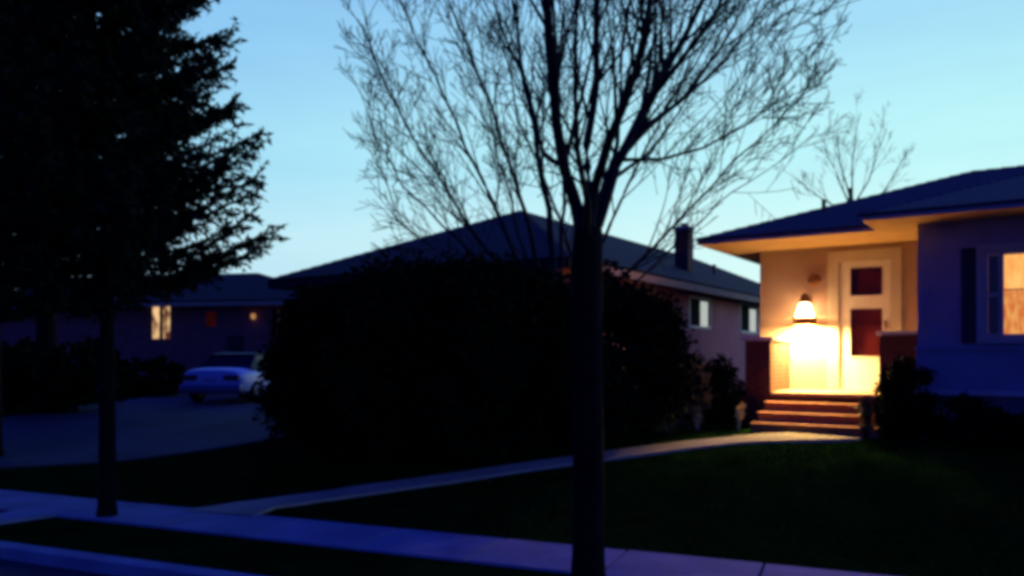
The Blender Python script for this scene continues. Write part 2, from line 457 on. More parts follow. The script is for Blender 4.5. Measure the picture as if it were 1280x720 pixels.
s.tube([(0, 0, zs1+.05), (0, .11, zs1+.10), (0, .225, zs1+.02)], [.016, .016, .016], 8)
s.build('lantern_top', M['brown'], LN, smooth=True)
s = MB().box(-.06, .06, .212, .236, zs1-.12, zs1+.1); s.build('back_plate', M['brown'], LN, bevel=.01)
s = MB().lathe([(0, -.04), (.022, -.032), (.03, 0), (.022, .03), (.012, .05), (.012, .09)], (0, 0, zr1+.06), 16); s.build('bulb', M['bulb'], LN, smooth=True)
ld = bpy.data.lights.new('porch_bulb_light', 'POINT'); ld.energy = 1250; ld.color = (1, .63, .19); ld.shadow_soft_size = .11
lo = bpy.data.objects.new('bulb_light', ld); COL.objects.link(lo); lo.parent = LN; lo.location = (0, 0, zr0+.10)
# wing window
WN = MB(); t = .055
WN.box(wx0, wx0+t, YW+.0, YW+.10, wzb, wzt); WN.box(wx1-t, wx1, YW, YW+.10, wzb, wzt)
WN.box(wx0+t, wx1-t, YW, YW+.10, wzt-t, wzt); WN.box(wx0+t, wx1-t, YW, YW+.10, wzb, wzb+t)
mx = sx(1251.5, YW+.03); WN.box(mx-.03, mx+.03, YW+.01, YW+.09, wzb+t, wzt-t); WN.box(wx1-(mx-wx0)-.03, wx1-(mx-wx0)+.03, YW+.01, YW+.09, wzb+t, wzt-t)
zm = (wzb+wzt)/2
WN.box(wx0+t, mx-.03, YW+.02, YW+.08, zm-.02, zm+.02); WN.box(wx1-(mx-wx0)+.03, wx1-t, YW+.02, YW+.08, zm-.02, zm+.02)
wf = WN.build('window', M['trim'], H, bevel=.004)
cs = MB(); c = .075
cs.box(wx0-c, wx0-.002, YW-.03, YW-.002, wzb-c, wzt+c); cs.box(wx1+.002, wx1+c, YW-.03, YW-.002, wzb-c, wzt+c)
cs.box(wx0-.002, wx1+.002, YW-.03, YW-.002, wzt+.002, wzt+c); cs.build('window_casing', M['trim'], wf, bevel=.004)
MB().box(wx0-.002, wx1+.002, YW-.055, YW-.002, wzb-c+.003, wzb-.002).build('window_sill', M['trim'], wf, bevel=.006)
MB().box(wx0+t, wx1-t, YW+.045, YW+.05, wzb+t, wzt-t).build('window_pane', M['wglass'], wf)
# room behind: dark side casing, glowing drapes
MB().box(wx0-.1, mx, YW+.205, YW+.22, wzb-.1, wzt+.1).build('side_blind', M['dark'], wf)
def drape(x0, x1, z0, z1, yy, m, name):
    s = MB(); n = 60
    for i in range(n+1):
        x = x0+(x1-x0)*i/n; y = yy+.02*math.sin(i*1.3)+.012*math.sin(i*2.9)
        s.v += [(x, y, z0), (x, y, z1)]
    for i in range(n): s.f.append((2*i, 2*i+2, 2*i+3, 2*i+1))
    s.build(name, m, wf, smooth=True)
zmid = sz(364, 1.2, YW)
drape(mx-.02, wx1-.35, wzb-.05, wzt+.05, YW+.30, M['drape'], 'lit_drape')
drape(mx-.02, wx1-.35, wzb-.05, zmid, YW+.24, M['drape2'], 'lit_lower_curtain')
MB().box(mx-.02, wx1-.35, YW+.215, YW+.225, zmid-.006, zmid+.008).build('curtain_rod', M['brown'], wf)
# shutter
hx0, hx1 = sx(1202, YW-.03), wx0-c-.006
sh = MB().box(hx0, hx0+.035, YW-.035, YW-.003, wzb-.06, wzt+.05).box(hx1-.035, hx1, YW-.035, YW-.003, wzb-.06, wzt+.05)
z = wzb-.06
sh.box(hx0+.035, hx1-.035, YW-.035, YW-.003, z, z+.06).box(hx0+.035, hx1-.035, YW-.035, YW-.003, wzt-.01, wzt+.05)
z += .065
while z < wzt-.02: sh.box(hx0+.035, hx1-.035, YW-.028, YW-.008, z, z+.03); z += .04
sh.build('shutter', M['shutter'], H)

# ================================================================== MIDDLE HOUSE
O2 = (.885, 12.3)
N = empty('house', (O2[0], O2[1], 0), TH, 'dark middle house with big hip roof and chimney, behind the shrubs', 'house')
E2 = ZC+1.5; W2 = 7.0; L2 = 18.4; ry0, ry1 = 3.97, 14.4; RZ2 = ZC+3.14
A=(-W2,0,E2); B=(0,0,E2); C_=(0,L2,E2); D_=(-W2,L2,E2); P=(-W2/2,ry0,RZ2); Q=(-W2/2,ry1,RZ2)
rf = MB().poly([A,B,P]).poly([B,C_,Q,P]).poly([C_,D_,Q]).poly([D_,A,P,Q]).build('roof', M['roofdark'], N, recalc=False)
so = rf.modifiers.new('thick', 'SOLIDIFY'); so.thickness = .045; so.offset = 1
flatcap(N, [(A, P), (B, P), (P, Q), (Q, C_)])
MB().box(-W2+.03, -.03, .03, L2-.03, E2-.06, E2-.04).build('soffit', M['eave_shade'], N)
t = .03
MB().box(-W2, 0, 0, t, E2-.14, E2+.005).build('eave_shade', M['eave_shade'], N)  # front fascia, painted dark to stand for its shade
MB().box(-t, 0, t+.002, L2, E2-.14, E2+.005).box(-W2, -W2+t, t+.002, L2, E2-.14, E2+.005).build('fascia', M['fasciaN'], N)
wxp = -.5
def nwin(pxa, pxb, pyt, pyb):
    ya, yb = sorted((onplane_x(O2, pxa, wxp), onplane_x(O2, pxb, wxp)))
    d = depth(O2, wxp, (ya+yb)/2); return ya, yb, zat(pyb, d), zat(pyt, d)
wins = [nwin(861, 888.5, 371, 411), nwin(925, 948, 379, 417)]
def wall_with_holes(y0, y1, z0, z1, holes, x0, x1):
    s = MB(); y = y0
    for (a, b, c, d) in holes:
        s.box(x0, x1, y, a, z0, z1); s.box(x0, x1, a, b, z0, c); s.box(x0, x1, a, b, d, z1); y = b
    s.box(x0, x1, y, y1, z0, z1); return s
wall_with_holes(.5, L2-.5, 0, E2-.062, wins, wxp-.2, wxp).build('side_wall', M['stuccoN'], N)
MB().box(-W2+.5, wxp-.2, .5, .7, 0, E2-.062).box(-W2+.5, -W2+.7, .7, L2-.5, 0, E2-.062).box(-W2+.7, wxp-.2, L2-.7, L2-.5, 0, E2-.062).build('front_wall', M['shadebrick'], N)
for (a, b, c, d) in wins:
    t = .06; s = MB()
    s.box(wxp-.035, wxp+.012, a, a+t, c, d).box(wxp-.035, wxp+.012, b-t, b, c, d).box(wxp-.035, wxp+.012, a+t, b-t, d-t, d).box(wxp-.035, wxp+.03, a+t, b-t, c, c+t)
    m_ = (a+b)/2; s.box(wxp-.03, wxp+.004, m_-.02, m_+.02, c+t, d-t)
    wf2 = s.build('window', M['white'], N)
    MB().box(wxp-.022, wxp-.018, m_+.02, b-t, c+t, d-t).build('window_pane', M['skyglass'], wf2)
    MB().box(wxp-.022, wxp-.018, a+t, m_-.02, c+t, d-t).build('window_pane', M['wglass'], wf2)
    MB().box(wxp-.012, wxp-.009, a+t, m_-.02, c+t, d-t).build('dark_pane_sheet', M['dark'], wf2)  # dark sheet added over the left pane so it reads as unlit
    s = MB(); k = 26
    for i in range(k+1):
        y = m_-.03+(b-m_+.03)*i/k; x = wxp-.048+.008*math.sin(i*1.7)
        s.v += [(x, y, c), (x, y, d)]
    for i in range(k): s.f.append((2*i, 2*i+2, 2*i+3, 2*i+1))
    s.build('window_curtain', M['curtain'], wf2, smooth=True)
    MB().box(wxp-.09, wxp-.07, a+.003, b-.003, c+.003, d-.003).build('dark_interior', M['dark'], wf2)
# front window & door (in the dark, behind shrubs)
s = MB().box(-4.9, -3.3, .46, .498, 1.5, 2.7); fw = s.build('window', M['trim'], N); MB().box(-4.82, -3.38, .45, .458, 1.58, 2.62).build('window_pane', M['carglass'], fw)
MB().box(-2.4, -1.45, .46, .498, .75, 2.85).build('front_door', M['reddoor'], N)
# chimney
cx = -1.15; cy = onplane_x(O2, 855, cx); dd = depth(O2, cx, cy); hw = .17
ztop = zat(283.5, dd); zb = E2-.1
ch = MB().box(cx-hw, cx+hw, cy-hw, cy+hw, zb, ztop-.08).build('chimney', M['chim'], N)
MB().box(cx-hw-.03, cx+hw+.03, cy-hw-.03, cy+hw+.03, ztop-.078, ztop-.01).build('chimney_crown', M['cap'], ch, bevel=.01)
MB().lathe([(.08, ztop-.02), (.08, ztop+.08), (.065, ztop+.08), (.065, ztop-.02)], (cx, cy, 0), 14).build('flue', M['chim'], ch)
vy = onplane_x(O2, 893, -1.6); dz = E2+(1.6/3.5)*(RZ2-E2)
MB().tube([(-1.6, vy, dz-.1), (-1.6, vy, dz+.3)], [.05, .05], 8).build('vent_pipe', M['brown'], N)

# ================================================================== FAR LEFT HOUSE
O3p = pix(300, 480, ZC-.95)     # right end of its front wall
O3 = (-9.0, 27.5)
K = empty('house', (O3[0], O3[1], 0), R(-12), 'far house with purple wall and lit window, behind the conifer trunk', 'house')
def kx(px, y=0):
    c_, s_ = math.cos(R(-12)), math.sin(R(-12)); k = (px-640)/F
    X0 = O3[0]-s_*y; Y0 = O3[1]+c_*y
    return (k*Y0-X0)/(c_-k*s_)
def kz(py, x): return zat(py, O3[1]+math.sin(R(-12))*x)
xw0, xw1 = kx(-60), kx(345); Ez = ZC+(HY-378)/F*27.5
lw = [(kx(188), kx(201), kz(425, -3), kz(381, -3)), (kx(201), kx(214), kz(425, -3), kz(381, -3))]
a, b = lw[0][0], lw[1][1]; c, d = lw[0][2], lw[0][3]
MB().box(xw0, a, 0, .2, 0, Ez).box(b, xw1, 0, .2, 0, Ez).box(a, b, 0, .2, 0, c).box(a, b, 0, .2, d, Ez).box(xw1-.2, xw1, .2, 7, 0, Ez).box(xw0, xw0+.2, .2, 7, 0, Ez).build('front_wall', M['wallfar'], K)
ex0, ex1, ey0, ey1 = xw0-.6, kx(383, -.6), -.6, 7.6; rz = Ez+1.35
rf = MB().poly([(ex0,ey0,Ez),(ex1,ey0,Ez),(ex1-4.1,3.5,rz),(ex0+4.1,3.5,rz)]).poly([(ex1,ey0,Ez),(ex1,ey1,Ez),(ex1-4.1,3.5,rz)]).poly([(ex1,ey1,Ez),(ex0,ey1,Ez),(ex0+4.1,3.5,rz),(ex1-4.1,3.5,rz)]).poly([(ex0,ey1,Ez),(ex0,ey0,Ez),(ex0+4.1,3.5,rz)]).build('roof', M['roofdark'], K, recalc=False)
so = rf.modifiers.new('thick', 'SOLIDIFY'); so.thickness = .06; so.offset = 1
MB().box(ex0, ex1, ey0, ey0+.03, Ez-.14, Ez+.01).build('fascia', M['fascia'], K)
MB().box(ex0+.03, ex1-.03, ey0+.04, ey1, Ez-.06, Ez-.04).build('soffit', M['fascia'], K)
for (a, b, c, d) in lw:
    t = .05
    f_ = MB().box(a, a+t, .0, .1, c, d).box(b-t, b, .0, .1, c, d).box(a+t, b-t, 0, .1, d-t, d).box(a+t, b-t, 0, .1, c, c+t).build('window', M['shutter'], K)
    MB().box(a+t, b-t, .05, .06, c+t, d-t).build('lit_curtain', M['farlit'], f_)
a, b = kx(258), kx(270); MB().box(a, b, -.03, -.003, kz(408, -1.5), kz(390, -1.5)).build('dim_window', M['dimred'], K)
a = kx(316, -.15); z = kz(396, -.5)
lm = MB().lathe([(0, -.1), (.07, -.08), (.09, .05), (.05, .1), (0, .1)], (a, -.12, z), 12).build('wall_lamp', M['farlamp'], K)
MB().box(a-.05, a+.05, -.05, -.003, z-.05, z+.12).build('lamp_bracket', M['brown'], lm)
MB().box(kx(285), kx(305), -.04, -.003, .4, 2.5).build('front_door', M['shutter'], K)

# ================================================================== CAR (rear three-quarter)
def car(loc, rz):
    root = empty('parked_car', loc, rz, 'pale blue-white sedan parked on the driveway, rear toward the street', 'car')
    # local: +y forward, rear at y=0, width along x; sections along y: (y, half width, z sill, z shoulder, z top)
    secs = [(0, .70, .42, .78, .93), (.06, .82, .30, .82, .97), (.35, .87, .24, .86, 1.00), (.95, .89, .22, .88, 1.02), (1.6, .90, .22, .88, .98),
            (2.6, .90, .22, .88, .96), (3.2, .90, .22, .86, .95), (3.8, .87, .24, .82, .90), (4.25, .82, .28, .74, .80), (4.42, .68, .40, .62, .68)]
    s = MB(); ring = 14
    for (y, hw, z0, z1, z2) in secs:
        pr = [(hw*.80, z0), (hw*.96, z0+.08), (hw, (z0+z1)/2-.02), (hw*.985, z1-.06), (hw*.93, z1+.02), (hw*.75, z2-.015), (hw*.3, z2)]
        for x, z in pr: s.v.append((x, y, z))
        for x, z in reversed(pr): s.v.append((-x, y, z))
    for i in range(len(secs)-1):
        for k in range(ring):
            k2 = (k+1) % ring; q = i*ring; s.f.append((q+k, q+k2, q+ring+k2, q+ring+k))
    s.f.append(tuple(range(ring))); s.f.append(tuple((len(secs)-1)*ring+k for k in reversed(range(ring))))
    b = s.build('body', M['car'], root, smooth=True); sb = b.modifiers.new('sub', 'SUBSURF'); sb.levels = sb.render_levels = 2
    # cabin
    cab = [(.75, .70, .98), (1.25, .62, 1.36), (1.7, .60, 1.42), (2.3, .60, 1.41), (3.15, .70, .95)]
    s = MB()
    for (y, hw, z) in cab:
        zb_ = .93
        for x, zz in ((-hw-.0, z), (hw, z), (.80, zb_), (-.80, zb_)): s.v.append((x, y, zz))
    for i in range(len(cab)-1):
        for k in range(4):
            k2 = (k+1) % 4; s.f.append((i*4+k, i*4+k2, i*4+4+k2, i*4+4+k))
    s.f.append((0, 1, 2, 3)); s.f.append((19, 18, 17, 16))
    s.build('cabin_glass', M['carglass'], root)
    s = MB()
    for sg in (-1, 1):
        for a, c in (((.72, .74, .97), (1.25, .635, 1.38)), ((1.25, .635, 1.38), (2.3, .615, 1.43)), ((2.3, .615, 1.43), (3.18, .73, .95)), ((1.95, .62, 1.42), (1.95, .80, .95))):
            s.tube([(sg*a[1], a[0], a[2]), (sg*c[1], c[0], c[2])], [.035, .035], 6)
    k = len(s.v); s.v += [(-.62, 1.22, 1.385), (.62, 1.22, 1.385), (.61, 1.75, 1.445), (-.61, 1.75, 1.445), (.61, 2.32, 1.43), (-.61, 2.32, 1.43)]
    s.f += [(k, k+1, k+2, k+3), (k+3, k+2, k+4, k+5)]
    s.build('roof_panel', M['shutter'], root)
    for sg in (-1, 1):
        t_ = MB().box(sg*.36 if sg > 0 else -.78, .78 if sg > 0 else -.36, -.018, .08, .66, .80).build('tail_light', M['tail'], root, bevel=.02)
    MB().box(-.84, .84, -.07, .12, .36, .53).build('rear_bumper', M['chrome'], root, bevel=.04)
    MB().box(-.17, .17, -.025, .02, .62, .74).build('number_plate', M['white'], root)
    for sg in (-1, 1):
        for y in (.85, 3.45):
            wv = MB()
            prof = [(.20, -.10), (.29, -.10), (.32, -.07), (.32, .07), (.29, .10), (.20, .10)]
            wv.lathe(prof, sides=24); w_ = wv.build('wheel', M['rubber'], root, smooth=True)
            w_.location = (sg*.80, y, .32); w_.rotation_euler = (0, R(90), 0)
            rm = MB().lathe([(0, .05*1), (.06, .07), (.19, .04), (.20, .09), (.20, -.09), (0, -.09)], sides=20); r_ = rm.build('rim', M['rim'], w_)
            if sg < 0: r_.rotation_euler = (R(180), 0, 0)
        MB().box(sg*.93-.08, sg*.93+.08, 2.75, 2.87, .96, 1.09).build('door_mirror', M['car'], root, bevel=.03)
    return root
cz = tz(-8, 20)
car((-7.55, 20.0, tz(-7.2, 20.8)+.04), TH+R(26)).scale = (.97, .97, .90)

# ================================================================== VEGETATION
def rot_about(v, axis, ang): return Matrix.Rotation(ang, 3, axis) @ v
def rvec(rng): 
    while True:
        v = Vector((rng.uniform(-1, 1), rng.uniform(-1, 1), rng.uniform(-1, 1)))
        if .05 < v.length < 1: return v.normalized()
def grow(mb, rng, p, d, length, r, level, maxl, up=.12, wig=.10, kids=(9, 7, 5), fan=(.35, .75), out=None, rmin=.0022):
    """one branch as a tapered wandering tube, then its children"""
    n = max(4, int(length/.16)); pts = [p.copy()]; rad = [r]; dirs = [d.copy()]
    cur = d.copy()
    for i in range(n):
        cur = (cur+rvec(rng)*wig+Vector((0, 0, up*.35))).normalized()
        pts.append(pts[-1]+cur*(length/n)); dirs.append(cur.copy())
        rad.append(max(rmin, r*(1-.86*(i+1)/n)))
    mb.tube(pts, rad, 6 if r > .02 else (4 if r > .006 else 3), cap=False)
    if level < maxl:
        k = kids[min(level, len(kids)-1)]
        for j in range(k):
            t = rng.uniform(.18, .98); i = min(n-1, int(t*n))
            ax = dirs[i].cross(rvec(rng)).normalized()
            nd = rot_about(dirs[i], ax, rng.uniform(*fan)*(1+.45*level))
            nd = (nd+Vector((0, 0, up))).normalized()
            grow(mb, rng, pts[i].lerp(pts[i+1], t*n-i), nd, length*rng.uniform(.34, .62)*(1-.45*t)*(1 if level < 2 else .75)+.07, max(rmin, rad[i]*.55), level+1, maxl, up, wig, kids, fan, rmin=rmin)
def pl3(pts, Y0):
    """polyline given as (px, py, dY) -> world"""
    o = []
    for px, py, dy in pts:
        Y = Y0+dy; o.append(Vector(((px-640)/F*Y, Y, ZC+(HY-py)/F*Y)))
    return o
def limb(mb, rng, pts, r0, r1, nk, klen, kids, maxl=3, up=.14, fan=(.3, .7), wig=.1, start=.25, rmin=.0022):
    # resample & wiggle
    out = []
    for i in range(len(pts)-1):
        k = max(2, int((pts[i+1]-pts[i]).length/.14))
        for j in range(k): out.append(pts[i].lerp(pts[i+1], j/k))
    out.append(pts[-1]); n = len(out)
    for i in range(1, n):
        out[i] = out[i]+Vector((noise.noise(out[i]*1.7), noise.noise(out[i]*1.7+Vector((9, 0, 0))), 0))*.05
    rad = [r0+(r1-r0)*(i/(n-1))**.8 for i in range(n)]
    mb.tube(out, rad, 8 if r0 > .03 else 5, cap=False)
    if r0 < .032: nk = int(nk*.6); kids = tuple(max(3, int(q*.75)) for q in kids)
    for j in range(nk):
        t = start+(1-start)*((j+rng.random())/nk); i = min(n-2, int(t*(n-1)))
        d = (out[i+1]-out[i]).normalized(); ax = d.cross(rvec(rng)).normalized()
        nd = (rot_about(d, ax, rng.uniform(*fan))+Vector((0, 0, up))).normalized()
        grow(mb, rng, out[i], nd, klen*rng.uniform(.55, 1.05)*(1.15-.5*t), max(rmin*1.3, rad[i]*.5), 1, maxl, up, wig, kids, fan, rmin=rmin)
    return out
# --- front street tree
rng = random.Random(11)
TY = 5.45
tb = pl3([(736, 800, 0)], TY)[0]; tb.z = 0
T1 = empty('bare_tree', tb, 0, 'near bare street tree with thick dark trunk crossing the pavement', 'tree')
def local(mb, root):
    o = root.location; mb.v = [(x-o.x, y-o.y, z-o.z) for x, y, z in mb.v]; return mb
s = MB()
base = Vector((tb.x, tb.y, -.05))
tp = [base, base+Vector((0, 0, .12)), base+Vector((0, 0, .5))]+pl3([(737, 640, 0), (736, 560, 0), (735, 490, 0), (736, 420, 0), (734, 370, 0), (733, 330, 0), (735, 285, 0)], TY)
tr = [.20, .135, .110, .104, .103, .100, .101, .104, .110, .095]
s.tube(tp, tr, 14, cap=False)
s.v = [(x+.012*noise.noise(Vector((x*30, y*30, z*1.5))), y+.012*noise.noise(Vector((x*30+7, y*30, z*1.5))), z) for x, y, z in s.v]
local(s, T1).build('trunk', M['bark'], T1, smooth=True)
s = MB()
limbs = [
 ([(732, 300, 0), (722, 255, 0), (707, 207, -.1), (698, 150, -.2), (690, 70, -.3), (672, -60, -.4), (660, -200, -.5)], .062, .012),
 ([(734, 290, 0), (739, 235, .1), (736, 180, .3), (741, 130, .4), (748, 40, .6), (756, -80, .7), (760, -200, .8)], .045, .012),
 ([(736, 290, 0), (745, 232, -.1), (757, 180, -.3), (777, 130, -.4), (800, 50, -.6), (822, -60, -.7), (850, -180, -.8)], .05, .011),
 ([(740, 315, 0), (749, 280, .05), (770, 214, .1), (789, 175, .2), (818, 115, .35), (858, 40, .5), (905, -70, .6), (935, -150, .7)], .058, .010),
 ([(806, 140, .3), (845, 90, 0), (890, 20, -.3), (935, -60, -.5)], .033, .007),
 ([(795, 170, .2), (850, 130, .3), (910, 75, .2), (965, 0, 0)], .024, .005),
 ([(765, 225, .1), (812, 190, .9), (850, 140, 1.4), (895, 70, 1.8)], .022, .005),
 ([(783, 188, .2), (812, 160, .3), (858, 118, .5), (900, 60, .7), (945, -20, .9)], .028, .008),
 ([(780, 200, .15), (830, 199, -.1), (882, 185, -.3), (935, 155, -.5), (975, 125, -.7)], .018, .005),
 ([(707, 210, -.1), (683, 190, .2), (664, 130, .4), (640, 60, .6), (610, -40, .8)], .026, .008),
 ([(735, 300, 0), (728, 250, -.5), (718, 190, -.9), (722, 100, -1.2), (728, -30, -1.4)], .035, .008),
 ([(738, 300, 0), (752, 250, .5), (768, 180, .9), (776, 90, 1.3), (790, -60, 1.6)], .035, .008),
]
for pts, a, b in limbs:
    limb(s, rng, pl3(pts, TY), a*.86, b*.8, 17, 1.2, (7, 5, 3), 3, up=.11, fan=(.2, .62), wig=.055, rmin=.0030)
local(s, T1).build('branches', M['twig'], T1, smooth=False)
# --- second tree, by the middle house
rng = random.Random(5)
TY2 = 11.7
b2 = pix(696, 560, .3); z2 = tz(b2[0]*TY2/b2[1], TY2); tb2 = Vector(((696-640)/F*TY2, TY2, z2))
T2 = empty('bare_tree', tb2, 0, 'many-stemmed bare tree spreading behind the thick street tree', 'tree')
s = MB(); s.tube([tb2-Vector((0, 0, .1)), tb2+Vector((0, 0, .2))]+pl3([(697, 450, 0), (697, 400, 0)], TY2), [.16, .12, .10, .09], 10, cap=False)
local(s, T2).build('trunk', M['bark'], T2, smooth=True)
s = MB()
limbs = [
 ([(697, 420, 0), (690, 330, 0), (686, 262, .1), (672, 185, .3), (655, 100, .5), (640, 0, .6), (630, -120, .7)], .07, .012),
 ([(697, 425, 0), (672, 340, -.3), (655, 265, -.5), (632, 190, -.6), (600, 100, -.7), (560, 0, -.8), (530, -80, -.9)], .05, .010),
 ([(696, 425, 0), (655, 345, .2), (622, 270, .4), (585, 190, .6), (545, 100, .8), (505, 10, 1), (480, -60, 1)], .05, .010),
 ([(696, 430, 0), (640, 350, -.1), (585, 280, -.3), (530, 195, -.6), (485, 110, -.8), (450, 30, -1)], .045, .008),
 ([(696, 435, 0), (630, 355, .4), (560, 290, .7), (505, 232, 1), (468, 170, 1.2), (450, 110, 1.3)], .038, .006),
 ([(696, 440, 0), (620, 365, -.4), (540, 310, -.8), (498, 275, -1.1), (465, 235, -1.3)], .03, .005),
 ([(697, 425, 0), (700, 340, .4), (704, 262, .7), (700, 160, .9), (690, 50, 1.1), (690, -60, 1.2)], .045, .010),
 ([(697, 425, 0), (740, 330, .3), (785, 230, .6), (830, 140, .8), (880, 60, 1), (930, -30, 1.2)], .04, .008),
 ([(697, 430, 0), (765, 360, -.3), (818, 308, -.5), (868, 255, -.7), (920, 200, -.9), (970, 155, -1.1), (1015, 100, -1.2)], .045, .006),
 ([(697, 435, 0), (780, 365, .4), (850, 300, .7), (915, 240, 1), (970, 205, 1.2), (1020, 165, 1.4)], .03, .005),
 ([(697, 430, 0), (660, 335, 1), (640, 260, 1.5), (615, 160, 1.9), (600, 40, 2.2)], .04, .007),
 ([(697, 430, 0), (720, 335, -1), (690, 250, -1.6), (650, 150, -2.0), (620, 20, -2.3)], .035, .007),
]
for pts, a, b in limbs:
    limb(s, rng, pl3(pts, TY2), a*.9, b*.9, 17, 1.7, (7, 5, 3), 3, up=.10, fan=(.2, .62), wig=.055, rmin=.0052, start=.3)
local(s, T2).build('branches', M['twig'], T2, smooth=False)
# --- small tree behind the right house
rng = random.Random(21)
TY3 = 24.0
p3 = Vector(((1062-640)/F*TY3, TY3, .6))
T3 = empty('bare_tree', p3, 0, 'small bare tree rising behind the roof of the porch house', 'tree')
s = MB(); top3 = pl3([(1064, 262, 0), (1063, 235, 0)], TY3); s.tube([p3]+top3, [.14, .09, .06], 8, cap=False)
local(s, T3).build('trunk', M['bark'], T3)
s = MB()
for pts in ([(1064, 262, 0), (1066, 200, 0), (1070, 165, 0), (1076, 140, 0)], [(1064, 262, 0), (1048, 225, .5), (1035, 195, .8), (1028, 170, 1)], [(1064, 262, 0), (1085, 225, -.5), (1098, 190, -.8), (1108, 160, -1)],
            [(1064, 268, 0), (1030, 250, -.3), (1008, 235, -.6), (992, 222, -.8)], [(1064, 265, 0), (1100, 245, .3), (1120, 215, .5), (1134, 190, .8)], [(1064, 250, 0), (1050, 200, -1), (1046, 165, -1.3)]):
    limb(s, rng, pl3(pts, TY3), .03, .009, 11, 1.3, (7, 5), 3, up=.14, fan=(.25, .65), wig=.08, rmin=.0045, start=.3)
local(s, T3).build('branches', M['twig'], T3)

# --- conifers
def conifer(px, Y, trunk_r, z_low, z_top, rad, label, seed, dens=1.0, lean=0, scl=1.0):
    rng = random.Random(seed)
    X = (px-640)/F*Y; zb_ = tz(X, Y); root = empty('conifer', (X, Y, zb_), 0, label, 'tree', 'dark conifers at the left'); root.scale = (scl,)*3
    s = MB(); s.tube([(0, 0, -.1), (0, 0, .15), (0, 0, 1), (lean*.3, 0, z_top*.5), (lean, 0, z_top)], [trunk_r*1.5, trunk_r*1.15, trunk_r, trunk_r*.6, .01], 12, cap=False)
    s.build('trunk', M['bark'], root, smooth=True)
    nd = MB(); wd = MB(); z = z_low
    while z < z_top-.1:
        t = (z-z_low)/(z_top-z_low); L_ = rad*(1-t)**.97*(.85+.15*min(1, t*8))
        nb = rng.randint(7, 9)
        a0 = rng.uniform(0, 6.28)
        for k in range(nb):
            a = a0+k*6.283/nb+rng.uniform(-.3, .3); L1 = L_*rng.choice((rng.uniform(.6, .95), rng.uniform(.85, 1.07)))+.08
            dirh = Vector((math.cos(a), math.sin(a), 0)); p0 = Vector((lean*(z/z_top), 0, z+rng.uniform(-.22, .22)))
            pts = []; n = 9; bn = rng.uniform(-.35, .10)
            for i in range(n+1):
                u = i/n; pts.append(p0+dirh*(L1*u)+Vector((0, 0, L1*(bn*u+(.36-bn*.4)*u*u))))
            wd.tube(pts, [.022*(1-i/(n+1))+.003 for i in range(n+1)], 4, cap=False)
            side = dirh.cross(Vector((0, 0, 1)))
            steps_ = int(L1/.055*dens)
            for q in range(steps_):
                u = .12+.88*(q+rng.random())/steps_; i = min(n-1, int(u*n)); b0 = pts[i].lerp(pts[i+1], u*n-i)
                sg = rng.choice((-1, 1)); tw = (dirh*rng.uniform(.5, 1.0)+side*sg*rng.uniform(.2, 1.0)+Vector((0, 0, rng.uniform(-.6, .75)))).normalized()
                tl = rng.uniform(.16, .46)*(1-.30*u)
                m_ = 7
                for w_ in range(m_):
                    c0 = b0+tw*tl*(w_/m_)
                    for _ in range(2):
                        nv = (tw*.75+rvec(rng)*.9).normalized()*rng.uniform(.05, .10)
                        sd_ = nv.cross(rvec(rng)).normalized()*rng.uniform(.014, .026)
                        k_ = len(nd.v); nd.v += [tuple(c0-sd_), tuple(c0+sd_), tuple(c0+nv)]; nd.f.append((k_, k_+1, k_+2))
        z += rng.uniform(.14, .24)
    wd.build('branches', M['bark'], root); nd.build('needles', M['needle'], root, recalc=False)
    return root
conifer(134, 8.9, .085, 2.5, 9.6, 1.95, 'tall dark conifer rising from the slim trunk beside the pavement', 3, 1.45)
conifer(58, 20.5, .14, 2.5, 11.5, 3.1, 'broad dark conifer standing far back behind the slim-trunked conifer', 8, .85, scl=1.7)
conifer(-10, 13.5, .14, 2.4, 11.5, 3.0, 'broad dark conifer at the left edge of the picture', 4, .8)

# --- shrubs
def shrub(loc, rx, ry, h, n, label, seed, m=None, leaf=.05, group=None, spiky=0, name='shrub', cat='shrub'):
    rng = random.Random(seed); root = empty(name, loc, 0, label, cat, group)
    st_ = MB()
    for k in range(9):
        a = rng.uniform(0, 6.28); r_ = rng.uniform(.2, .7)
        st_.tube([(0, 0, -.1), (math.cos(a)*rx*r_*.4, math.sin(a)*ry*r_*.4, h*.4), (math.cos(a)*rx*r_, math.sin(a)*ry*r_, h*.85)], [.03, .02, .006], 5, cap=False)
    st_.build('stems', M['bark'], root)
    s = MB(); clumps = []
    for k in range(int(46+n/600)):
        v = rvec(rng); rr2 = rng.uniform(.45, .95)**.6
        zz = h*(.5+.5*v.z*rr2)
        bulge = 1.0
        clumps.append(Vector((v.x*rx*rr2*bulge, v.y*ry*rr2*bulge, max(.12, zz))))
    per = n//len(clumps)
    for c in clumps:
        cr = min(rx, h*.5)*rng.uniform(.20, .36)
        for _ in range(per):
            v = rvec(rng); pp = c+v*cr*rng.uniform(.3, 1.05)
            if pp.z < .02: pp.z = rng.uniform(.02, .3)
            dn = (v+rvec(rng)*.8+Vector((0, 0, spiky))).normalized(); l_ = leaf*rng.uniform(.6, 1.4)
            sd_ = dn.cross(rvec(rng)).normalized()*l_*.42
            k_ = len(s.v); s.v += [tuple(pp), tuple(pp+dn*l_*.5+sd_), tuple(pp+dn*l_), tuple(pp+dn*l_*.5-sd_)]; s.f.append((k_, k_+1, k_+2, k_+3))
    s.build('foliage', m or M['leaf'], root, recalc=False)
    return root
GS = 'big dark shrubs before the middle house'
def at(px, Y): X = (px-640)/F*Y; return Vector((X, Y, tz(X, Y)))
shrub(at(415, 11.6), 1.0, .9, 2.55, 30000, 'leftmost big black shrub, next to the parked car', 31, leaf=.07, group=GS)
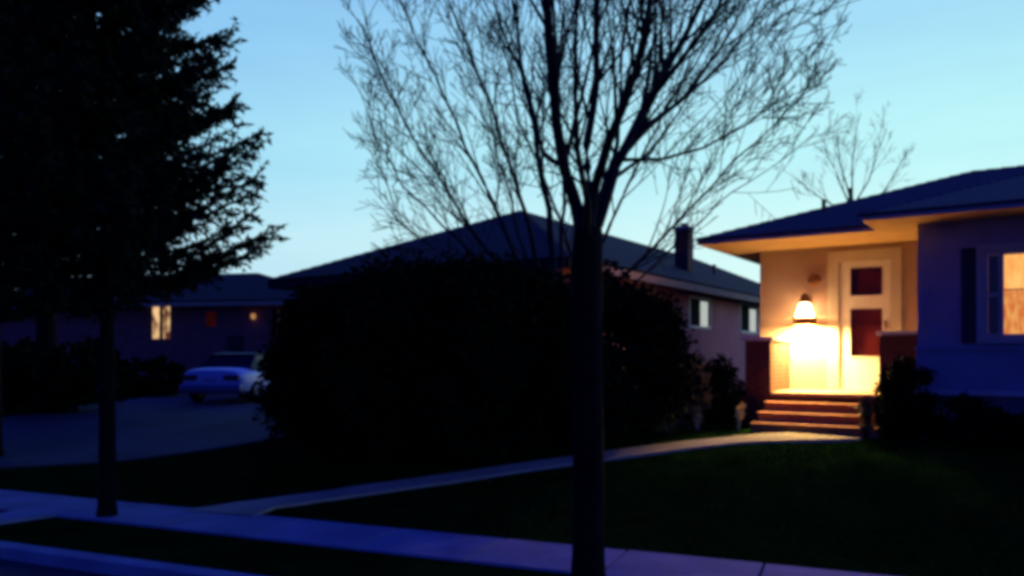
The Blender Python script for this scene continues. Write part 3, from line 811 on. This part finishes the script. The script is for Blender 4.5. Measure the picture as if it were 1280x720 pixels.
shrub(at(500, 11.1), 1.15, .9, 2.75, 32000, 'big black shrub second from the left of the dark row', 32, leaf=.07, group=GS)
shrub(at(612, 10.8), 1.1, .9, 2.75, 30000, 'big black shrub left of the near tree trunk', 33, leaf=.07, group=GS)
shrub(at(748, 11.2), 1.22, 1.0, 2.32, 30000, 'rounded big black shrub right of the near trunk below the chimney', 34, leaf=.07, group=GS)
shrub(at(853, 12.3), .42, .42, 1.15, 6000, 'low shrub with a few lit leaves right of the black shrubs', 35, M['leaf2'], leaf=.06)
shrub(at(893, 12.9), .52, .5, 1.05, 7000, 'low dark shrub between the lit leaves and the brick porch wall', 36, leaf=.05)
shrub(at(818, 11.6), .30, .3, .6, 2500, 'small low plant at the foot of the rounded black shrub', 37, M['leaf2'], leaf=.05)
def hs(x, y, rx, ry, h, n, label, seed, **k):
    X = O1[0]+U.x*x+V.x*y; Y = O1[1]+U.y*x+V.y*y
    return shrub(Vector((X, Y, tz(X, Y))), rx, ry, h, n, label, seed, **k)
hs(.80, -1.85, .36, .34, 1.12, 7000, 'dark bush at the right brick post beside the steps', 41, leaf=.045)
hs(1.55, -2.3, .5, .38, .60, 6500, 'low dark bush left of the lit window', 42, leaf=.045)
hs(2.35, -2.35, .5, .38, .46, 6500, 'low dark bush under the lit window', 43, leaf=.045)
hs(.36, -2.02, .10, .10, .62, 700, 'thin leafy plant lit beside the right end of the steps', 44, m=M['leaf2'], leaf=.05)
for i, (px, w_, h_, lb) in enumerate(((-20, 2.2, 1.7, 'dark shrub far off at the left edge below the far house wall'), (68, 1.7, 1.75, 'dark shrub in front of the far conifer trunk, left of the slim trunk'), (178, 1.6, 1.15, 'dark shrub under the far lit window'))):
    shrub(at(px, 18.6 if px == 68 else 24.2), w_, 1.0, h_, 5000, lb, 61+i, leaf=.14, group='dark shrubs along the far house')
# pale dry plant by the left porch wall
def dry_plant(x, y, label, seed, h=.45):
    rng = random.Random(seed); X = O1[0]+U.x*x+V.x*y; Y = O1[1]+U.y*x+V.y*y
    root = empty('dry_plant', (X, Y, tz(X, Y)), 0, label, 'plant'); s = MB(); lf = MB()
    for k in range(7):
        a = rng.uniform(0, 6.28); b = rng.uniform(.02, .09)
        pts = [Vector((0, 0, -.03)), Vector((math.cos(a)*b*.4, math.sin(a)*b*.4, h*.5)), Vector((math.cos(a)*b, math.sin(a)*b, h*rng.uniform(.7, 1)))]
        s.tube(pts, [.014, .010, .005], 5)
        for q in range(14):
            p0 = pts[1].lerp(pts[2], rng.uniform(-.7, 1)) if rng.random() < .5 else pts[1].lerp(pts[2], rng.random()); v = (rvec(rng)+Vector((0, 0, .3))).normalized()*rng.uniform(.04, .09); sd_ = v.cross(rvec(rng)).normalized()*.014
            k_ = len(lf.v); lf.v += [tuple(p0), tuple(p0+v*.5+sd_), tuple(p0+v), tuple(p0+v*.5-sd_)]; lf.f.append((k_, k_+1, k_+2, k_+3))
    s.build('stalks', M['stalk'], root); lf.build('dry_leaves', M['stalk'], root, recalc=False)
dry_plant(-1.40, -2.02, 'pale dry plant lit at the foot of the left brick porch wall', 51, .46)
dry_plant(-1.95, -2.3, 'small dry plant left of the porch wall among low shrubs', 52, .3)

# grass blades: the lawn near the house and along path edges
rng = random.Random(77); s = MB()
def inpath(X, Y):
    # pavement, path or porch?
    a, b = st((X, Y))
    if b < .05: return True
    x = (Vector((X, Y))-Vector(O1)).dot(U); y = (Vector((X, Y))-Vector(O1)).dot(V)
    if x > -1.75 and y > -2.15: return True
    for i in range(len(path_back)-1):
        for P_, Q_ in ((path_back[i], path_back[i+1]),):
            pass
    return False
pathpts = []
for i in range(61):
    def smp(pl, t):
        k = t*(len(pl)-1); j = min(len(pl)-2, int(k)); return pl[j].lerp(pl[j+1], k-j)
    pathpts.append((smp(path_back, i/60), smp(path_front, i/60)))
def near_path(X, Y):
    for a, b in pathpts:
        m_ = (a+b)/2; r_ = (a-b).length/2
        if (Vector((X, Y))-m_.to_2d()).length < r_*.93: return True
    return False
cnt = 0
while cnt < 42000:
    X = rng.uniform(-4, 8.5); Y = rng.uniform(5.5, 14)
    if abs(X/Y) > .68 or inpath(X, Y) or near_path(X, Y): continue
    if rng.random() > min(1, .25+((X-0)/6)): continue
    z = tz(X, Y)-.01; h_ = rng.uniform(.03, .075); a = rng.uniform(0, 6.28)
    ln = Vector((rng.uniform(-.03, .03), rng.uniform(-.03, .03), h_)); w_ = Vector((math.cos(a), math.sin(a), 0))*.004
    k_ = len(s.v); p0 = Vector((X, Y, z)); s.v += [tuple(p0-w_), tuple(p0+w_), tuple(p0+ln)]; s.f.append((k_, k_+1, k_+2)); cnt += 1
tag(s.build('grass', M['blade'], recalc=False), 'short lawn grass in front of the houses', 'grass', kind='stuff')

# ================================================================== SKY, SUN, CAMERA
SUN_AZ = 50     # degrees to the right of the view axis
wd = bpy.data.worlds.new('World'); sc.world = wd; wd.use_nodes = True; nt = wd.node_tree; nt.nodes.clear()
out = nt.nodes.new('ShaderNodeOutputWorld'); bg = nt.nodes.new('ShaderNodeBackground')
sky = nt.nodes.new('ShaderNodeTexSky'); sky.sky_type = 'NISHITA'; sky.sun_disc = False
sky.sun_elevation = R(1.5); sky.sun_rotation = R(SUN_AZ); sky.altitude = 0; sky.air_density = 1.0; sky.dust_density = .6; sky.ozone_density = 3.0
tc = nt.nodes.new('ShaderNodeTexCoord'); nz = nt.nodes.new('ShaderNodeVectorMath'); nz.operation = 'NORMALIZE'
nt.links.new(tc.outputs['Generated'], nz.inputs[0])
sep = nt.nodes.new('ShaderNodeSeparateXYZ'); nt.links.new(nz.outputs[0], sep.inputs[0])
# dusk falloff: the glow lives low in front, the dome above and behind is deep blue
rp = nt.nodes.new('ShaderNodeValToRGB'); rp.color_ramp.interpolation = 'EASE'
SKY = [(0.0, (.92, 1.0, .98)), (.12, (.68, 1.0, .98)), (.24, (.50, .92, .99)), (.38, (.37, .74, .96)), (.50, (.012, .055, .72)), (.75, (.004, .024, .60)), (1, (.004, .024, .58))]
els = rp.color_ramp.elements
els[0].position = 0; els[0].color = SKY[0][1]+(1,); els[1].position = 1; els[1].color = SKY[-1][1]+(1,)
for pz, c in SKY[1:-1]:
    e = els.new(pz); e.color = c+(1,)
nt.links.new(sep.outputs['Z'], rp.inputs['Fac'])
# azimuth factor
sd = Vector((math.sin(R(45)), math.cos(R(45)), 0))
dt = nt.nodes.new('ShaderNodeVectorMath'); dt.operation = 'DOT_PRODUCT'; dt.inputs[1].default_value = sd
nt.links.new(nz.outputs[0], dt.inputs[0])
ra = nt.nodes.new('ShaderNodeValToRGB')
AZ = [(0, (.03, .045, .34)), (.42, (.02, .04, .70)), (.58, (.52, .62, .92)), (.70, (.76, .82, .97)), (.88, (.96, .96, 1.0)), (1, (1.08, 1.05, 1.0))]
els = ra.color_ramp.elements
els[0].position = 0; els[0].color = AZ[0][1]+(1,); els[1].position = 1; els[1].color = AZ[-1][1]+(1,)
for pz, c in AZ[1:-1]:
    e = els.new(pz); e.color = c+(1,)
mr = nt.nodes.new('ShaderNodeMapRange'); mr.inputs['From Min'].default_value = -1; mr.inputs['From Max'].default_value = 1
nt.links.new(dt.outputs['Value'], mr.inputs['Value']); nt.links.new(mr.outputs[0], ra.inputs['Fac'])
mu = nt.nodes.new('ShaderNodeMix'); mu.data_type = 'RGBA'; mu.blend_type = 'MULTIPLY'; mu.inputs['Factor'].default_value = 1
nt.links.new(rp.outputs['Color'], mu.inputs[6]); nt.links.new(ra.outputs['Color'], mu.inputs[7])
# thin cloud streaks low on the right
mp = nt.nodes.new('ShaderNodeMapping'); mp.inputs['Scale'].default_value = (2.2, 2.2, 9); mp.inputs['Rotation'].default_value = (0, R(14), 0)
cl = nt.nodes.new('ShaderNodeTexNoise'); cl.inputs['Scale'].default_value = 3.2; cl.inputs['Detail'].default_value = 5
nt.links.new(nz.outputs[0], mp.inputs[0]); nt.links.new(mp.outputs[0], cl.inputs['Vector'])
cr = nt.nodes.new('ShaderNodeValToRGB'); cr.color_ramp.elements[0].position = .35; cr.color_ramp.elements[0].color = (.98, .98, .985, 1); cr.color_ramp.elements[1].position = .7; cr.color_ramp.elements[1].color = (1.04, 1.03, 1.02, 1)
nt.links.new(cl.outputs['Fac'], cr.inputs[0])
mc = nt.nodes.new('ShaderNodeMix'); mc.data_type = 'RGBA'; mc.blend_type = 'MULTIPLY'; mc.inputs['Factor'].default_value = 1
nt.links.new(mu.outputs[2], mc.inputs[6]); nt.links.new(cr.outputs[0], mc.inputs[7])
# a little of the physical sky on top
ns = nt.nodes.new('ShaderNodeMix'); ns.data_type = 'RGBA'; ns.blend_type = 'MIX'; ns.inputs['Factor'].default_value = .03
sc2 = nt.nodes.new('ShaderNodeVectorMath'); sc2.operation = 'SCALE'; sc2.inputs['Scale'].default_value = .05
nt.links.new(sky.outputs[0], sc2.inputs[0])
nt.links.new(mc.outputs[2], ns.inputs[6]); nt.links.new(sc2.outputs[0], ns.inputs[7])
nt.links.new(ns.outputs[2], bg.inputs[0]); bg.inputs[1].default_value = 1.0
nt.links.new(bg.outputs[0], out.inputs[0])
sl = bpy.data.lights.new('sun', 'SUN'); sl.energy = .02; sl.angle = R(20); sl.color = (1, .75, .6)
so_ = bpy.data.objects.new('sun', sl); COL.objects.link(so_)
sdir = Vector((math.sin(R(SUN_AZ))*math.cos(R(3)), math.cos(R(SUN_AZ))*math.cos(R(3)), math.sin(R(3))))
so_.rotation_euler = sdir.to_track_quat('Z', 'Y').to_euler()

cam = bpy.data.cameras.new('camera'); co = bpy.data.objects.new('camera', cam); COL.objects.link(co)
co.location = (0, 0, ZC); co.rotation_euler = (R(90), 0, 0)
cam.sensor_width = 36; cam.lens = 36*F/1280; cam.shift_y = (HY-360)/1280; cam.clip_end = 2000; cam.clip_start = .05
sc.camera = co
sc.render.engine = 'CYCLES'
sc.cycles.pixel_filter_type = 'BLACKMAN_HARRIS'; sc.cycles.filter_width = 4.2
sc.view_settings.view_transform = 'Standard'; sc.view_settings.look = 'None'; sc.view_settings.exposure = 0; sc.view_settings.gamma = 1
